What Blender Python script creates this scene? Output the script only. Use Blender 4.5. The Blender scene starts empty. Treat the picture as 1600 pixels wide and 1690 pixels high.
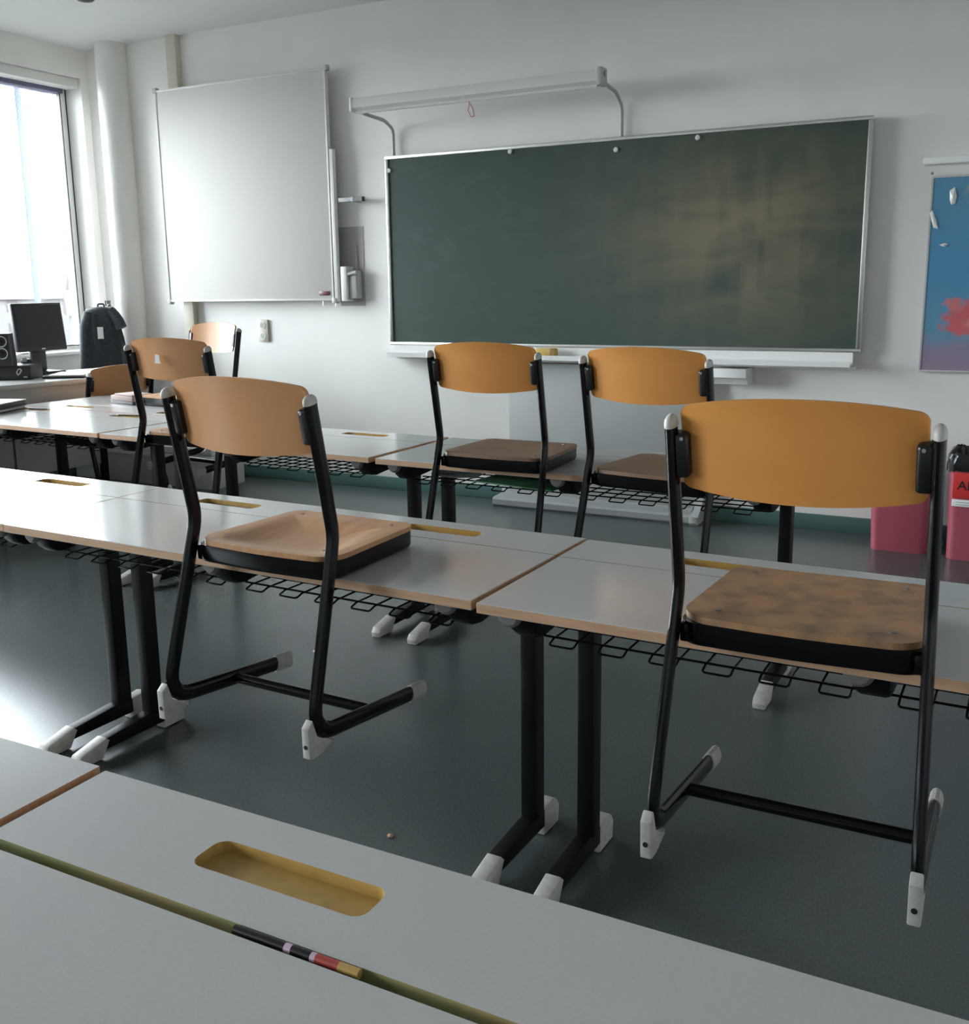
import bpy, bmesh, math, random
from mathutils import Vector, Matrix
random.seed(7)
PI = math.pi
sc = bpy.context.scene
C = sc.collection

# ------------------------------------------------------------------ camera
cam_d = bpy.data.cameras.new('camera')
cam = bpy.data.objects.new('camera', cam_d); C.objects.link(cam); sc.camera = cam
YAW, PITCH, ROLL, FOC = -0.4814100724, 0.1950617783, -0.0136994490, 1652.4
fwd = Vector((math.sin(YAW)*math.cos(PITCH), math.cos(YAW)*math.cos(PITCH), -math.sin(PITCH)))
rt = Vector((math.cos(YAW), -math.sin(YAW), 0)); up = rt.cross(fwd)
r2 = rt*math.cos(ROLL)+up*math.sin(ROLL); u2 = up*math.cos(ROLL)-rt*math.sin(ROLL)
cam.matrix_world = Matrix(((r2.x, u2.x, -fwd.x, 0), (r2.y, u2.y, -fwd.y, 0), (r2.z, u2.z, -fwd.z, 1.19), (0, 0, 0, 1)))
cam_d.sensor_fit = 'HORIZONTAL'; cam_d.sensor_width = 36; cam_d.lens = FOC/1600*36
cam_d.shift_y = -45/1600; cam_d.clip_start = .02; cam_d.clip_end = 500

# ------------------------------------------------------------------ sky, light, exposure
SKY = 9.0
w = bpy.data.worlds.new('overcast_sky'); sc.world = w; w.use_nodes = True
bg = w.node_tree.nodes['Background']; bg.inputs[0].default_value = (.895, .948, 1, 1); bg.inputs[1].default_value = SKY
sc.view_settings.view_transform = 'Standard'; sc.view_settings.look = 'None'
sc.view_settings.gamma = 1; sc.view_settings.use_curve_mapping = False
sc.view_settings.exposure = 1.8
sc.cycles.max_bounces = 10; sc.cycles.diffuse_bounces = 7; sc.cycles.glossy_bounces = 4
sc.cycles.transparent_max_bounces = 12; sc.cycles.sample_clamp_indirect = 8
sc.cycles.use_denoising = True
WINDOWS = [(2.95, 4.94), (.75, 2.55), (-1.85, -.05), (-4.3, -2.4)]     # y ranges of left-wall openings; unseen rear ones added and sized for back light
SILL, HEAD, XW, XO, XG = .785, 2.50, -5.52, -5.80, -5.70
for i, (a, b) in enumerate(WINDOWS):                       # portals: they give no light, they only help the sky find the windows
    ld = bpy.data.lights.new('window_portal', 'AREA'); ld.shape = 'RECTANGLE'; ld.size = b-a; ld.size_y = HEAD-SILL
    ld.cycles.is_portal = True
    lo = bpy.data.objects.new('window_portal', ld); C.objects.link(lo)
    lo.location = (XO-.01, (a+b)/2, (SILL+HEAD)/2)
    lo.rotation_euler = (PI/2, 0, -PI/2)

# ------------------------------------------------------------------ materials
def mat(name, col, rough=.5, metal=0, noise=None, bump=None, spec=.5, coat=0, sheen=0):
    """noise=(second colour, scale xyz, contrast lo, hi)  bump=(scale xyz, strength)"""
    m = bpy.data.materials.new(name); m.use_nodes = True
    nt = m.node_tree; b = nt.nodes['Principled BSDF']
    b.inputs['Base Color'].default_value = (*col, 1); b.inputs['Roughness'].default_value = rough
    b.inputs['Metallic'].default_value = metal; b.inputs['Specular IOR Level'].default_value = spec
    b.inputs['Coat Weight'].default_value = coat; b.inputs['Coat Roughness'].default_value = .12
    b.inputs['Sheen Weight'].default_value = sheen
    tc = nt.nodes.new('ShaderNodeTexCoord')
    def tex(scale, detail=4):
        mp = nt.nodes.new('ShaderNodeMapping'); mp.inputs['Scale'].default_value = scale
        nt.links.new(tc.outputs['Object'], mp.inputs['Vector'])
        n = nt.nodes.new('ShaderNodeTexNoise'); n.inputs['Scale'].default_value = 1; n.inputs['Detail'].default_value = detail
        nt.links.new(mp.outputs[0], n.inputs['Vector']); return n
    if noise:
        c2, s, lo, hi = noise
        n = tex(s); r = nt.nodes.new('ShaderNodeValToRGB')
        r.color_ramp.elements[0].position = lo; r.color_ramp.elements[0].color = (*col, 1)
        r.color_ramp.elements[1].position = hi; r.color_ramp.elements[1].color = (*c2, 1)
        nt.links.new(n.outputs['Fac'], r.inputs[0]); nt.links.new(r.outputs[0], b.inputs['Base Color'])
    if bump:
        n = tex(bump[0], 3); bp = nt.nodes.new('ShaderNodeBump'); bp.inputs['Strength'].default_value = bump[1]
        bp.inputs['Distance'].default_value = .002
        nt.links.new(n.outputs['Fac'], bp.inputs['Height']); nt.links.new(bp.outputs[0], b.inputs['Normal'])
    return m

M = {}
M['wall'] = mat('wall_paint', (.81, .795, .76), .48, noise=((.78, .765, .73), (3, 3, 3), .4, .7), bump=((90, 90, 90), .12))
M['ceil'] = mat('ceiling_paint', (.74, .745, .73), .8)
M['floor'] = mat('grey_green_linoleum', (.068, .083, .083), .25, noise=((.088, .104, .103), (160, 160, 160), .35, .65), bump=((16, 16, 16), .10), spec=.5)
M['base'] = mat('teal_baseboard', (.075, .15, .14), .35)
M['lam'] = mat('grey_laminate', (.445, .438, .43), .16, noise=((.46, .452, .444), (260, 260, 260), .4, .6), bump=((300, 300, 300), .012), spec=.5)
M['edge'] = mat('beech_edge', (.49, .30, .18), .5, noise=((.42, .245, .14), (9, 160, 160), .4, .65))
M['wood'] = mat('beech_ply', (.62, .315, .145), .33, noise=((.58, .285, .125), (14, 5, 4), .35, .7), spec=.45)
M['woodB'] = mat('orange_beech_ply', (.64, .275, .07), .36, noise=((.58, .24, .058), (6, 5, 8), .35, .7), spec=.4)
M['seat'] = mat('beech_seat', (.50, .27, .13), .38, noise=((.40, .20, .09), (60, 6, 20), .35, .7), spec=.45)
M['seatB'] = mat('dirty_seat', (.34, .18, .085), .5, noise=((.13, .085, .055), (24, 24, 24), .40, .80), spec=.4)
M['seatC'] = mat('dark_seat', (.20, .115, .07), .42, noise=((.14, .08, .05), (14, 14, 14), .4, .8), spec=.45)
M['black'] = mat('black_lacquered_steel', (.004, .004, .005), .2, spec=.25)
M['blackm'] = mat('black_powder_steel', (.005, .005, .006), .4, spec=.2)
M['bplast'] = mat('black_plastic', (.008, .008, .008), .3)
M['cap'] = mat('pale_grey_plastic', (.52, .50, .46), .45, noise=((.40, .38, .35), (60, 60, 60), .4, .8))
M['capd'] = mat('grey_translucent_plastic', (.17, .165, .155), .35)
M['nblack'] = mat('near_black', (.01, .01, .01), .6)
M['steel'] = mat('bright_screw', (.40, .40, .39), .25, 1)
M['alu'] = mat('aluminium', (.78, .77, .75), .32, 1, bump=((4, 300, 300), .05))
M['white'] = mat('white_enamel', (.78, .78, .765), .30)
M['wbsurf'] = mat('whiteboard_surface', (.63, .615, .585), .85, spec=.1)
M['wplast'] = mat('white_plastic', (.68, .67, .64), .4)
M['gplast'] = mat('grey_plastic', (.45, .45, .45), .45)
M['cream'] = mat('cream_plastic', (.62, .58, .48), .5)
M['grey'] = mat('grey_metal', (.33, .34, .34), .5)
M['greyp'] = mat('grey_patch_paint', (.42, .41, .385), .7)
M['panel'] = mat('grey_panel_paint', (.41, .42, .415), .55)
M['sheet'] = mat('white_paper', (.75, .75, .74), .6)
M['green'] = mat('green_folder', (.05, .22, .08), .35, noise=((.10, .26, .14), (14, 14, 14), .4, .7))
M['pink'] = mat('pink_ribbon', (.55, .16, .22), .6)
M['sponge'] = mat('yellow_sponge', (.62, .42, .12), .9, bump=((200, 200, 200), .8))
M['bin'] = mat('rose_red_plastic', (.40, .085, .12), .4, noise=((.36, .07, .10), (8, 8, 3), .4, .7))
M['binred'] = mat('red_sign', (.55, .03, .03), .4)
M['bag'] = mat('black_bin_bag', (.012, .012, .013), .28, bump=((60, 60, 60), .8))
M['jacket'] = mat('charcoal_cloth', (.022, .026, .032), .85, noise=((.04, .046, .055), (40, 40, 60), .4, .7), sheen=.3)
M['screen'] = mat('dark_screen', (.012, .012, .014), .25)
M['dkplast'] = mat('dark_plastic', (.018, .018, .020), .4)
M['silver'] = mat('silver_ring', (.7, .7, .7), .3, 1)
M['desk_g'] = mat('grey_desk_paint', (.42, .43, .44), .45)
M['desk_w'] = mat('pale_desk_top', (.56, .56, .56), .3)
M['tan'] = mat('tan_trough', (.46, .29, .09), .33, noise=((.40, .25, .075), (50, 50, 50), .4, .7))
M['olive'] = mat('olive_edge', (.32, .25, .11), .45, noise=((.23, .25, .10), (5, 60, 60), .4, .6))
M['pouch'] = mat('dusty_pink_cloth', (.42, .33, .30), .8)
M['greycloth'] = mat('pale_grey_cloth', (.45, .45, .43), .8, noise=((.30, .30, .30), (40, 40, 40), .45, .7))
M['red'] = mat('red_lacquer', (.35, .05, .04), .35)
M['lilac'] = mat('lilac_print', (.50, .36, .45), .4)
M['logo'] = mat('maroon_plate', (.10, .012, .02), .4)
M['house'] = mat('pale_render', (.082, .080, .080), .9, spec=0)
M['roof'] = mat('dusty_roof', (.056, .050, .052), .9, spec=0)
M['leaf'] = mat('hazy_hedge', (.040, .054, .046), .9, noise=((.030, .042, .036), (2, 2, 2), .4, .6), spec=0)
M['ground'] = mat('pale_asphalt', (.085, .085, .085), .9, spec=0)
M['post'] = mat('galvanised_post', (.036, .042, .048), .8, spec=0)
M['gasket'] = mat('dark_gasket', (.02, .02, .03), .6)
M['violet'] = mat('violet_grey_backlit', (.10, .095, .16), .6)

def glass():
    m = bpy.data.materials.new('window_glass'); m.use_nodes = True; nt = m.node_tree
    for n in list(nt.nodes): nt.nodes.remove(n)
    o = nt.nodes.new('ShaderNodeOutputMaterial'); t = nt.nodes.new('ShaderNodeBsdfTransparent'); g = nt.nodes.new('ShaderNodeBsdfGlossy')
    t.inputs[0].default_value = (.93, .95, .95, 1); g.inputs['Roughness'].default_value = .02
    mx = nt.nodes.new('ShaderNodeMixShader'); f = nt.nodes.new('ShaderNodeFresnel'); f.inputs[0].default_value = 1.45
    nt.links.new(f.outputs[0], mx.inputs[0]); nt.links.new(t.outputs[0], mx.inputs[1]); nt.links.new(g.outputs[0], mx.inputs[2])
    nt.links.new(mx.outputs[0], o.inputs[0]); return m
M['glass'] = glass()

def chalk():
    m = bpy.data.materials.new('green_chalkboard'); m.use_nodes = True; nt = m.node_tree; b = nt.nodes['Principled BSDF']
    tc = nt.nodes.new('ShaderNodeTexCoord')
    def N(t): return nt.nodes.new(t)
    def noise(scale, rot=(0, 0, 0), det=5, dist=0):
        mp = N('ShaderNodeMapping'); mp.inputs['Scale'].default_value = scale; mp.inputs['Rotation'].default_value = rot
        nt.links.new(tc.outputs['Object'], mp.inputs['Vector'])
        n = N('ShaderNodeTexNoise'); n.inputs['Scale'].default_value = 1; n.inputs['Detail'].default_value = det; n.inputs['Distortion'].default_value = dist
        nt.links.new(mp.outputs[0], n.inputs['Vector']); return n.outputs['Fac']
    def mm(op, a, c, clamp=False):
        n = N('ShaderNodeMath'); n.operation = op; n.use_clamp = clamp
        for i, v in enumerate((a, c)):
            if isinstance(v, (int, float)): n.inputs[i].default_value = v
            else: nt.links.new(v, n.inputs[i])
        return n.outputs[0]
    sx = N('ShaderNodeSeparateXYZ'); nt.links.new(tc.outputs['Object'], sx.inputs[0])
    # warm reflected glow painted on the right half, broken by wiped chalk arcs
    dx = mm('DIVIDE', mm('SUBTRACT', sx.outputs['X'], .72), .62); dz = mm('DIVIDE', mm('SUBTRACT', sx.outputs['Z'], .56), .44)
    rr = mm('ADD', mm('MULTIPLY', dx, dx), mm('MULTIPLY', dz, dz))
    glow_mask = mm('POWER', 2.718, mm('MULTIPLY', rr, -1.0))
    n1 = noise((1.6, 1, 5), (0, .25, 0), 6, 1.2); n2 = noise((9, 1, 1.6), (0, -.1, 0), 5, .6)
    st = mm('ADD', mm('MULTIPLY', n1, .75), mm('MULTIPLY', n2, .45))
    f1 = mm('MULTIPLY', glow_mask, mm('MULTIPLY', mm('SUBTRACT', st, .30), 2.6, True), True)
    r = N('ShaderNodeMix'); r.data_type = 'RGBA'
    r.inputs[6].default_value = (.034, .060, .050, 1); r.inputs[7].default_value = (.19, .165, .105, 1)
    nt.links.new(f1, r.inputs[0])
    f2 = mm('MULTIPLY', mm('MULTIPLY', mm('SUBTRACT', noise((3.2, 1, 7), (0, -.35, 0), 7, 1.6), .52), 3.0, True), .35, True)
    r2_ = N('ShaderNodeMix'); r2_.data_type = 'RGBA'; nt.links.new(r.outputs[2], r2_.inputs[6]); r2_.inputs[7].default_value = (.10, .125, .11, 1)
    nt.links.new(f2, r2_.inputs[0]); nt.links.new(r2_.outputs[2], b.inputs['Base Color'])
    b.inputs['Roughness'].default_value = .5; b.inputs['Specular IOR Level'].default_value = .35
    return m
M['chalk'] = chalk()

def paint():
    m = bpy.data.materials.new('sea_painting'); m.use_nodes = True; nt = m.node_tree; b = nt.nodes['Principled BSDF']
    tc = nt.nodes.new('ShaderNodeTexCoord')
    def N(t): return nt.nodes.new(t)
    sx = N('ShaderNodeSeparateXYZ'); nt.links.new(tc.outputs['Object'], sx.inputs[0])
    n = N('ShaderNodeTexNoise'); n.inputs['Scale'].default_value = 9; n.inputs['Detail'].default_value = 6; nt.links.new(tc.outputs['Object'], n.inputs['Vector'])
    n2 = N('ShaderNodeTexNoise'); n2.inputs['Scale'].default_value = 24; n2.inputs['Detail'].default_value = 8; nt.links.new(tc.outputs['Object'], n2.inputs['Vector'])
    def mm(op, a, c, clamp=False):
        k = N('ShaderNodeMath'); k.operation = op; k.use_clamp = clamp
        for i, v in enumerate((a, c)):
            if isinstance(v, (int, float)): k.inputs[i].default_value = v
            else: nt.links.new(v, k.inputs[i])
        return k.outputs[0]
    zz = mm('ADD', sx.outputs['Z'], mm('MULTIPLY', mm('SUBTRACT', n.outputs['Fac'], .5), .14))
    rp = N('ShaderNodeValToRGB'); e = rp.color_ramp.elements
    e[0].position = 0; e[0].color = (.30, .22, .29, 1); e[1].position = 1; e[1].color = (.12, .30, .42, 1)
    for p, c in ((.10, (.26, .21, .32, 1)), (.17, (.10, .26, .38, 1)), (.45, (.055, .24, .44, 1)), (.8, (.09, .27, .42, 1))):
        q = e.new(p); q.color = c
    nt.links.new(zz, rp.inputs[0])
    def blob(cx, cz, rx, rz, soft):
        a = mm('DIVIDE', mm('SUBTRACT', sx.outputs['X'], cx), rx); c = mm('DIVIDE', mm('SUBTRACT', sx.outputs['Z'], cz), rz)
        d = mm('ADD', mm('MULTIPLY', a, a), mm('MULTIPLY', c, c))
        d = mm('ADD', d, mm('MULTIPLY', mm('SUBTRACT', n2.outputs['Fac'], .5), 3.2))
        return mm('MULTIPLY', mm('SUBTRACT', 1, d), soft, True)
    last = rp.outputs[0]
    for args, col in (((.42, .52, .20, .20, 2), (.34, .36, .30, 1)), ((.30, .80, .16, .10, 2), (.28, .36, .30, 1)),
                      ((.20, .235, .14, .085, 1.6), (.55, .11, .13, 1)), ((.13, .30, .05, .035, 1.6), (.55, .16, .17, 1)), ((.22, .22, .06, .03, .8), (.66, .24, .20, 1))):
        mx = N('ShaderNodeMix'); mx.data_type = 'RGBA'; nt.links.new(last, mx.inputs[6]); mx.inputs[7].default_value = col
        nt.links.new(blob(*args), mx.inputs[0]); last = mx.outputs[2]
    nt.links.new(last, b.inputs['Base Color']); b.inputs['Roughness'].default_value = .22; b.inputs['Coat Weight'].default_value = .4
    return m
M['paint'] = paint()

# ------------------------------------------------------------------ mesh helpers
class B:
    """collects shapes into one bmesh"""
    def __init__(s): s.bm = bmesh.new(); s.mats = []
    def mi(s, m):
        if m is None: return 0
        if m not in s.mats: s.mats.append(m)
        return s.mats.index(m)
    def box(s, x0, x1, y0, y1, z0, z1, bev=0, m=None, seg=2, T=None):
        r = bmesh.ops.create_cube(s.bm, size=1); vs = r['verts']
        for v in vs: v.co = Vector(((x0+x1)/2+v.co.x*(x1-x0), (y0+y1)/2+v.co.y*(y1-y0), (z0+z1)/2+v.co.z*(z1-z0)))
        fs = list({f for v in vs for f in v.link_faces}); k = s.mi(m)
        for f in fs: f.material_index = k
        if bev > 0:
            es = list({e for v in vs for e in v.link_edges})
            g = bmesh.ops.bevel(s.bm, geom=es, offset=bev, segments=seg, profile=.5, affect='EDGES')
            for f in g['faces']: f.material_index = k
            vs = list({v for v in g['verts']} | {v for v in vs if v.is_valid})
        if T is not None:
            for v in vs:
                if v.is_valid: v.co = T @ v.co
        return s
    def faces(s, vs, fs, m=None):
        k = s.mi(m); V = [s.bm.verts.new(v) for v in vs]
        for f in fs:
            try: q = s.bm.faces.new([V[i] for i in f]); q.material_index = k
            except ValueError: pass
        return V
    def prism(s, pts, axis, a, b, m=None, bev=0):
        """extrude a 2D polygon along axis 'x','y','z' between a and b"""
        n = len(pts)
        def P(p, h): return {'x': (h, p[0], p[1]), 'y': (p[0], h, p[1]), 'z': (p[0], p[1], h)}[axis]
        vs = [P(p, a) for p in pts]+[P(p, b) for p in pts]
        fs = [tuple(range(n)), tuple(range(2*n-1, n-1, -1))]+[(i, (i+1) % n, n+(i+1) % n, n+i) for i in range(n)]
        k = s.mi(m); V = [s.bm.verts.new(v) for v in vs]; F = []
        for f in fs: q = s.bm.faces.new([V[i] for i in f]); q.material_index = k; F.append(q)
        if bev:
            es = list(set(list(F[0].edges)+list(F[1].edges)))
            g = bmesh.ops.bevel(s.bm, geom=es, offset=bev, segments=2, profile=.5, affect='EDGES')
            for f in g['faces']: f.material_index = k
        return s
    def tube(s, pts, ra, rb=None, n=10, m=None, side=None, caps=True):
        """sweep an ellipse along a polyline; with side given: ra along side, rb across it"""
        pts = [Vector(p) for p in pts]; rings = []; k = s.mi(m); N0 = None
        for i, p in enumerate(pts):
            t = (pts[min(i+1, len(pts)-1)]-pts[max(i-1, 0)]).normalized()
            if side is not None: S = Vector(side)
            else:
                if N0 is None: N0 = t.orthogonal().normalized()
                N0 = (N0-t*N0.dot(t)).normalized(); S = N0
            U = t.cross(S).normalized()
            kk = 1
            if 0 < i < len(pts)-1:
                d1 = (p-pts[i-1]).normalized(); kk = 1/max(.6, d1.dot(t))
            rings.append([s.bm.verts.new(p+S*(ra*math.cos(2*PI*j/n))+U*((rb or ra)*kk*math.sin(2*PI*j/n))) for j in range(n)])
        for a, b in zip(rings, rings[1:]):
            for j in range(n):
                f = s.bm.faces.new((a[j], a[(j+1) % n], b[(j+1) % n], b[j])); f.material_index = k
        if caps:
            for r in (rings[0], rings[-1]): f = s.bm.faces.new(r); f.material_index = k
        return s
    def lathe(s, prof, c=(0, 0, 0), n=24, m=None, axis='z'):
        k = s.mi(m); rings = []
        for r, h in prof:
            ring = []
            for j in range(n):
                a = 2*PI*j/n; x, y = max(r, 1e-5)*math.cos(a), max(r, 1e-5)*math.sin(a)
                ring.append(s.bm.verts.new(Vector(c)+Vector({'z': (x, y, h), 'y': (x, h, y), 'x': (h, x, y)}[axis])))
            rings.append(ring)
        for a, b in zip(rings, rings[1:]):
            for j in range(n): f = s.bm.faces.new((a[j], a[(j+1) % n], b[(j+1) % n], b[j])); f.material_index = k
        for r in (rings[0], rings[-1]): f = s.bm.faces.new(r); f.material_index = k
        return s
    def build(s, name, m, parent=None, smooth=35, loc=None, rot=None):
        bmesh.ops.remove_doubles(s.bm, verts=s.bm.verts, dist=1e-6)
        bmesh.ops.recalc_face_normals(s.bm, faces=s.bm.faces)
        me = bpy.data.meshes.new(name); s.bm.to_mesh(me); s.bm.free()
        for x in (s.mats or [m]): me.materials.append(M[x])
        if smooth:
            me.polygons.foreach_set('use_smooth', [True]*len(me.polygons)); me.set_sharp_from_angle(angle=math.radians(smooth))
        o = bpy.data.objects.new(name, me); C.objects.link(o)
        if parent: o.parent = parent
        if loc: o.location = loc
        if rot: o.rotation_euler = rot
        return o

def tag(o, label, cat, group=None):
    o['label'] = label; o['category'] = cat
    if group: o['group'] = group
    return o
def thing(name, label, cat, loc=(0, 0, 0), rz=0, group=None):
    o = bpy.data.objects.new(name, None); C.objects.link(o); o.location = loc; o.rotation_euler = (0, 0, rz); o.empty_display_size = .1
    return tag(o, label, cat, group)
def struct(o): o['kind'] = 'structure'; return o
def dup(root, label, loc, rz, group=None, pitch=None, scale=1, swap=None):
    def cp(o, par):
        c = o.copy(); C.objects.link(c); c.parent = par
        for ch in o.children: cp(ch, c)
        return c
    r = cp(root, None); r.location = loc; r.rotation_euler = (0, 0, rz); r['label'] = label; r.scale = (scale,)*3
    if group: r['group'] = group
    return r
def arc(cx, cy, r, a0, a1, n):
    return [(cx+r*math.cos(math.radians(a0+(a1-a0)*i/n)), cy+r*math.sin(math.radians(a0+(a1-a0)*i/n))) for i in range(n+1)]
def rrect(x0, x1, y0, y1, r, n=5):
    return arc(x1-r, y1-r, r, 0, 90, n)+arc(x0+r, y1-r, r, 90, 180, n)+arc(x0+r, y0+r, r, 180, 270, n)+arc(x1-r, y0+r, r, 270, 360, n)
def fillet(pts, rads, n=6):
    """round the corners of an open 3D polyline"""
    pts = [Vector(p) for p in pts]; out = [pts[0]]
    for i in range(1, len(pts)-1):
        p, r = pts[i], rads[i-1]; a = (pts[i-1]-p).normalized(); b = (pts[i+1]-p).normalized()
        ang = a.angle(b); d = r/math.tan(ang/2)
        p0, p1 = p+a*d, p+b*d
        for k in range(n+1):
            t = k/n; out.append(p0*(1-t)**2+p*2*t*(1-t)+p1*t*t)
    out.append(pts[-1]); return out

# ------------------------------------------------------------------ room
RX, RY0, RY1, RH = 2.3, -4.6, 5.0, 2.74
struct(B().box(XO, RX+.2, RY0-.2, RY1+.2, -.2, 0).build('floor', 'floor', smooth=0))
struct(B().box(XO, RX+.2, RY0-.2, RY1+.2, RH, RH+.2).build('ceiling', 'ceil', smooth=0))
struct(B().box(XO, RX+.2, RY1, RY1+.2, 0, RH).build('wall_front', 'wall', smooth=0))
struct(B().box(XO, RX+.2, RY0-.2, RY0, 0, RH).build('wall_back', 'wall', smooth=0))
struct(B().box(RX, RX+.2, RY0, RY1, 0, RH).build('wall_right', 'wall', smooth=0))
wl = B(); wl.box(XO, XW, RY0, RY1, 0, SILL); wl.box(XO, XW, RY0, RY1, 2.56, RH)
ys = [RY0]+[v for a, b in sorted(WINDOWS) for v in (a, b)]+[RY1]
for a, b in zip(ys[0::2], ys[1::2]): wl.box(XO, XW, a, b, SILL, 2.56)
struct(wl.build('wall_left', 'wall', smooth=0))
struct(B().box(XW, RX, RY1-.014, RY1, 0, .075, .003).build('baseboard_front', 'base'))
struct(B().box(XW, XW+.014, RY0, RY1-.014, 0, .075, .003).build('baseboard_left', 'base'))
# round column in the corner
struct(B().lathe([(.097, 0), (.097, RH)], (-5.24, 4.95, 0), 48).build('trim_1', 'wall', smooth=60))
# cable duct on the front wall
struct(B().box(-4.775, -4.695, RY1-.045, RY1, 0, RH, .004).build('trim_2', 'cream'))
# grey backing plate on the wall beside the whiteboard
struct(B().box(-3.56, -3.385, RY1-.004, RY1, 1.09, 1.545).build('trim_3', 'greyp'))
# windows
for i, (a, b) in enumerate(WINDOWS):
    f = B(); t = .045
    f.box(XG-.03, XG+.03, a, b, SILL, SILL+.05, .004); f.box(XG-.03, XG+.03, a, b, 2.54, 2.56, .003)
    f.box(XG-.03, XG+.03, a, a+t, SILL+.05, 2.54, .004); f.box(XG-.03, XG+.03, b-t, b, SILL+.05, 2.54, .004)
    win = struct(f.build('window_%d' % (i+1), 'white'))  # the unseen rear ones are added for back light
    g = B()
    for yy in (a+t, b-t-.008, b-.006): g.box(XG+.028, XG+.034, yy, yy+.006, SILL+.05, 2.52)
    g.box(XG+.028, XG+.034, a+t, b-t, SILL+.05, SILL+.056); g.build('gasket', 'gasket', win)
    B().box(XG-.004, XG+.004, a+t, b-t, SILL+.05, 2.54).build('pane', 'glass', win, smooth=0)
    B().box(XG-.05, XG+.05, a+.01, b-.035, 2.475, 2.535, .004).build('head_bar', 'violet', win)  # top of the frame; its backlit darkness is put into the colour
    B().box(XW-.13, XW-.02, a+.005, b-.005, 2.50, 2.558, .006).build('blind_box', 'wplast', win)
    B().box(XG+.03, XW+.03, a-.02, b+.0, SILL, SILL+.024, .006).build('sill', 'white', win)

# ------------------------------------------------------------------ outside (seen through the window)
ZG = -4.0
struct(B().box(-260, -6.5, -150, 250, ZG-.2, ZG).build('terrain', 'ground', smooth=0))
def house(x, y, wd, dp, h, rh, rz, label):
    t = thing('house', label, 'house', (x, y, ZG), rz)
    B().box(-wd/2, wd/2, -dp/2, dp/2, 0, h).build('walls', 'house', t, smooth=0)
    B().prism([(-dp/2-.4, h), (dp/2+.4, h), (0, h+rh)], 'x', -wd/2-.4, wd/2+.4).build('roof', 'roof', t, smooth=0)
    B().box(wd*.2, wd*.2+.6, -.3, .3, h+rh*.5, h+rh+.7).build('chimney', 'house', t, smooth=0)
    for k in range(4):
        for zz in (1.0, 3.4):
            xx = -wd/2+wd*(k+.5)/4
            B().box(xx-.5, xx+.5, -dp/2-.06, -dp/2+.02, zz, zz+1.3).build('window', 'roof', t, smooth=0)
house(-92, 70, 12, 9, 4.6, 2.6, .75, 'pale house with grey roof seen through the left side of the window')
house(-82, 92, 11, 9, 4.4, 2.4, .55, 'pale gabled house seen through the window beyond the lamp post')
house(-66, 62, 9, 8, 3.4, 2.0, .9, 'low pale house outside above the monitor')
def shrub(x, y, r, h, label):
    b = B(); rnd = random.Random(int(x*10))
    for k in range(16):
        a = rnd.uniform(0, 2*PI); q = rnd.uniform(0, r*.7); rr = r*rnd.uniform(.35, .6)
        bmesh.ops.create_icosphere(b.bm, subdivisions=2, radius=rr, matrix=Matrix.Translation((q*math.cos(a), q*math.sin(a), rnd.uniform(.3, 1)*(h-rr))))
    for v in b.bm.verts: v.co += Vector((rnd.uniform(-1, 1), rnd.uniform(-1, 1), rnd.uniform(-1, 1)))*r*.06; v.co.z = max(v.co.z, 0)
    tag(b.build('shrub', 'leaf', smooth=0, loc=(x, y, ZG)), label, 'shrub')
shrub(-29, 25.2, 1.5, 3.6, 'hazy green shrub outside at the right side of the window')
shrub(-34, 26.3, 1.7, 3.0, 'lower hazy shrub outside just right of the monitor')
lp = thing('lamp_post', 'tall slim lamp post outside in the window', 'lamp post', (-12.6, 10.15, ZG))
B().lathe([(.09, 0), (.09, .9), (.05, 1.0), (.04, 9.5)], n=14).build('pole', 'post', lp)
B().box(-.06, .5, -.08, .08, 9.45, 9.55, .02).build('lamp_head', 'post', lp)

# ------------------------------------------------------------------ school desks
TZ, TT = .65, .019        # table height and top thickness
DW, DD, STRIP = 1.294, .495, .155
def plate_with_holes(outer, holes, z0, z1):
    """flat plate with holes: curve fill, converted to a mesh"""
    cu = bpy.data.curves.new('tmp', 'CURVE'); cu.dimensions = '2D'; cu.fill_mode = 'BOTH'; cu.extrude = (z1-z0)/2
    for loop in [outer]+holes:
        sp = cu.splines.new('POLY'); sp.points.add(len(loop)-1); sp.use_cyclic_u = True
        for p, q in zip(sp.points, loop): p.co = (q[0], q[1], 0, 1)
    o = bpy.data.objects.new('tmp', cu); C.objects.link(o)
    dg = bpy.context.evaluated_depsgraph_get(); me = bpy.data.meshes.new_from_object(o.evaluated_get(dg))
    bpy.data.objects.remove(o); bpy.data.curves.remove(cu)
    me.transform(Matrix.Translation((0, 0, (z0+z1)/2))); return me
def add_plate(name, me, parent, top='lam', side='edge'):
    me.name = name; me.materials.clear(); me.materials.append(M[top]); me.materials.append(M[side])
    bm = bmesh.new(); bm.from_mesh(me); bmesh.ops.remove_doubles(bm, verts=bm.verts, dist=1e-5); bmesh.ops.recalc_face_normals(bm, faces=bm.faces)
    for f in bm.faces: f.material_index = 0 if abs(f.normal.z) > .7 else 1; f.smooth = False
    bm.to_mesh(me); bm.free()
    o = bpy.data.objects.new(name, me); C.objects.link(o); o.parent = parent; return o
TROUGH_U = (-.325, .325)
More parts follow.
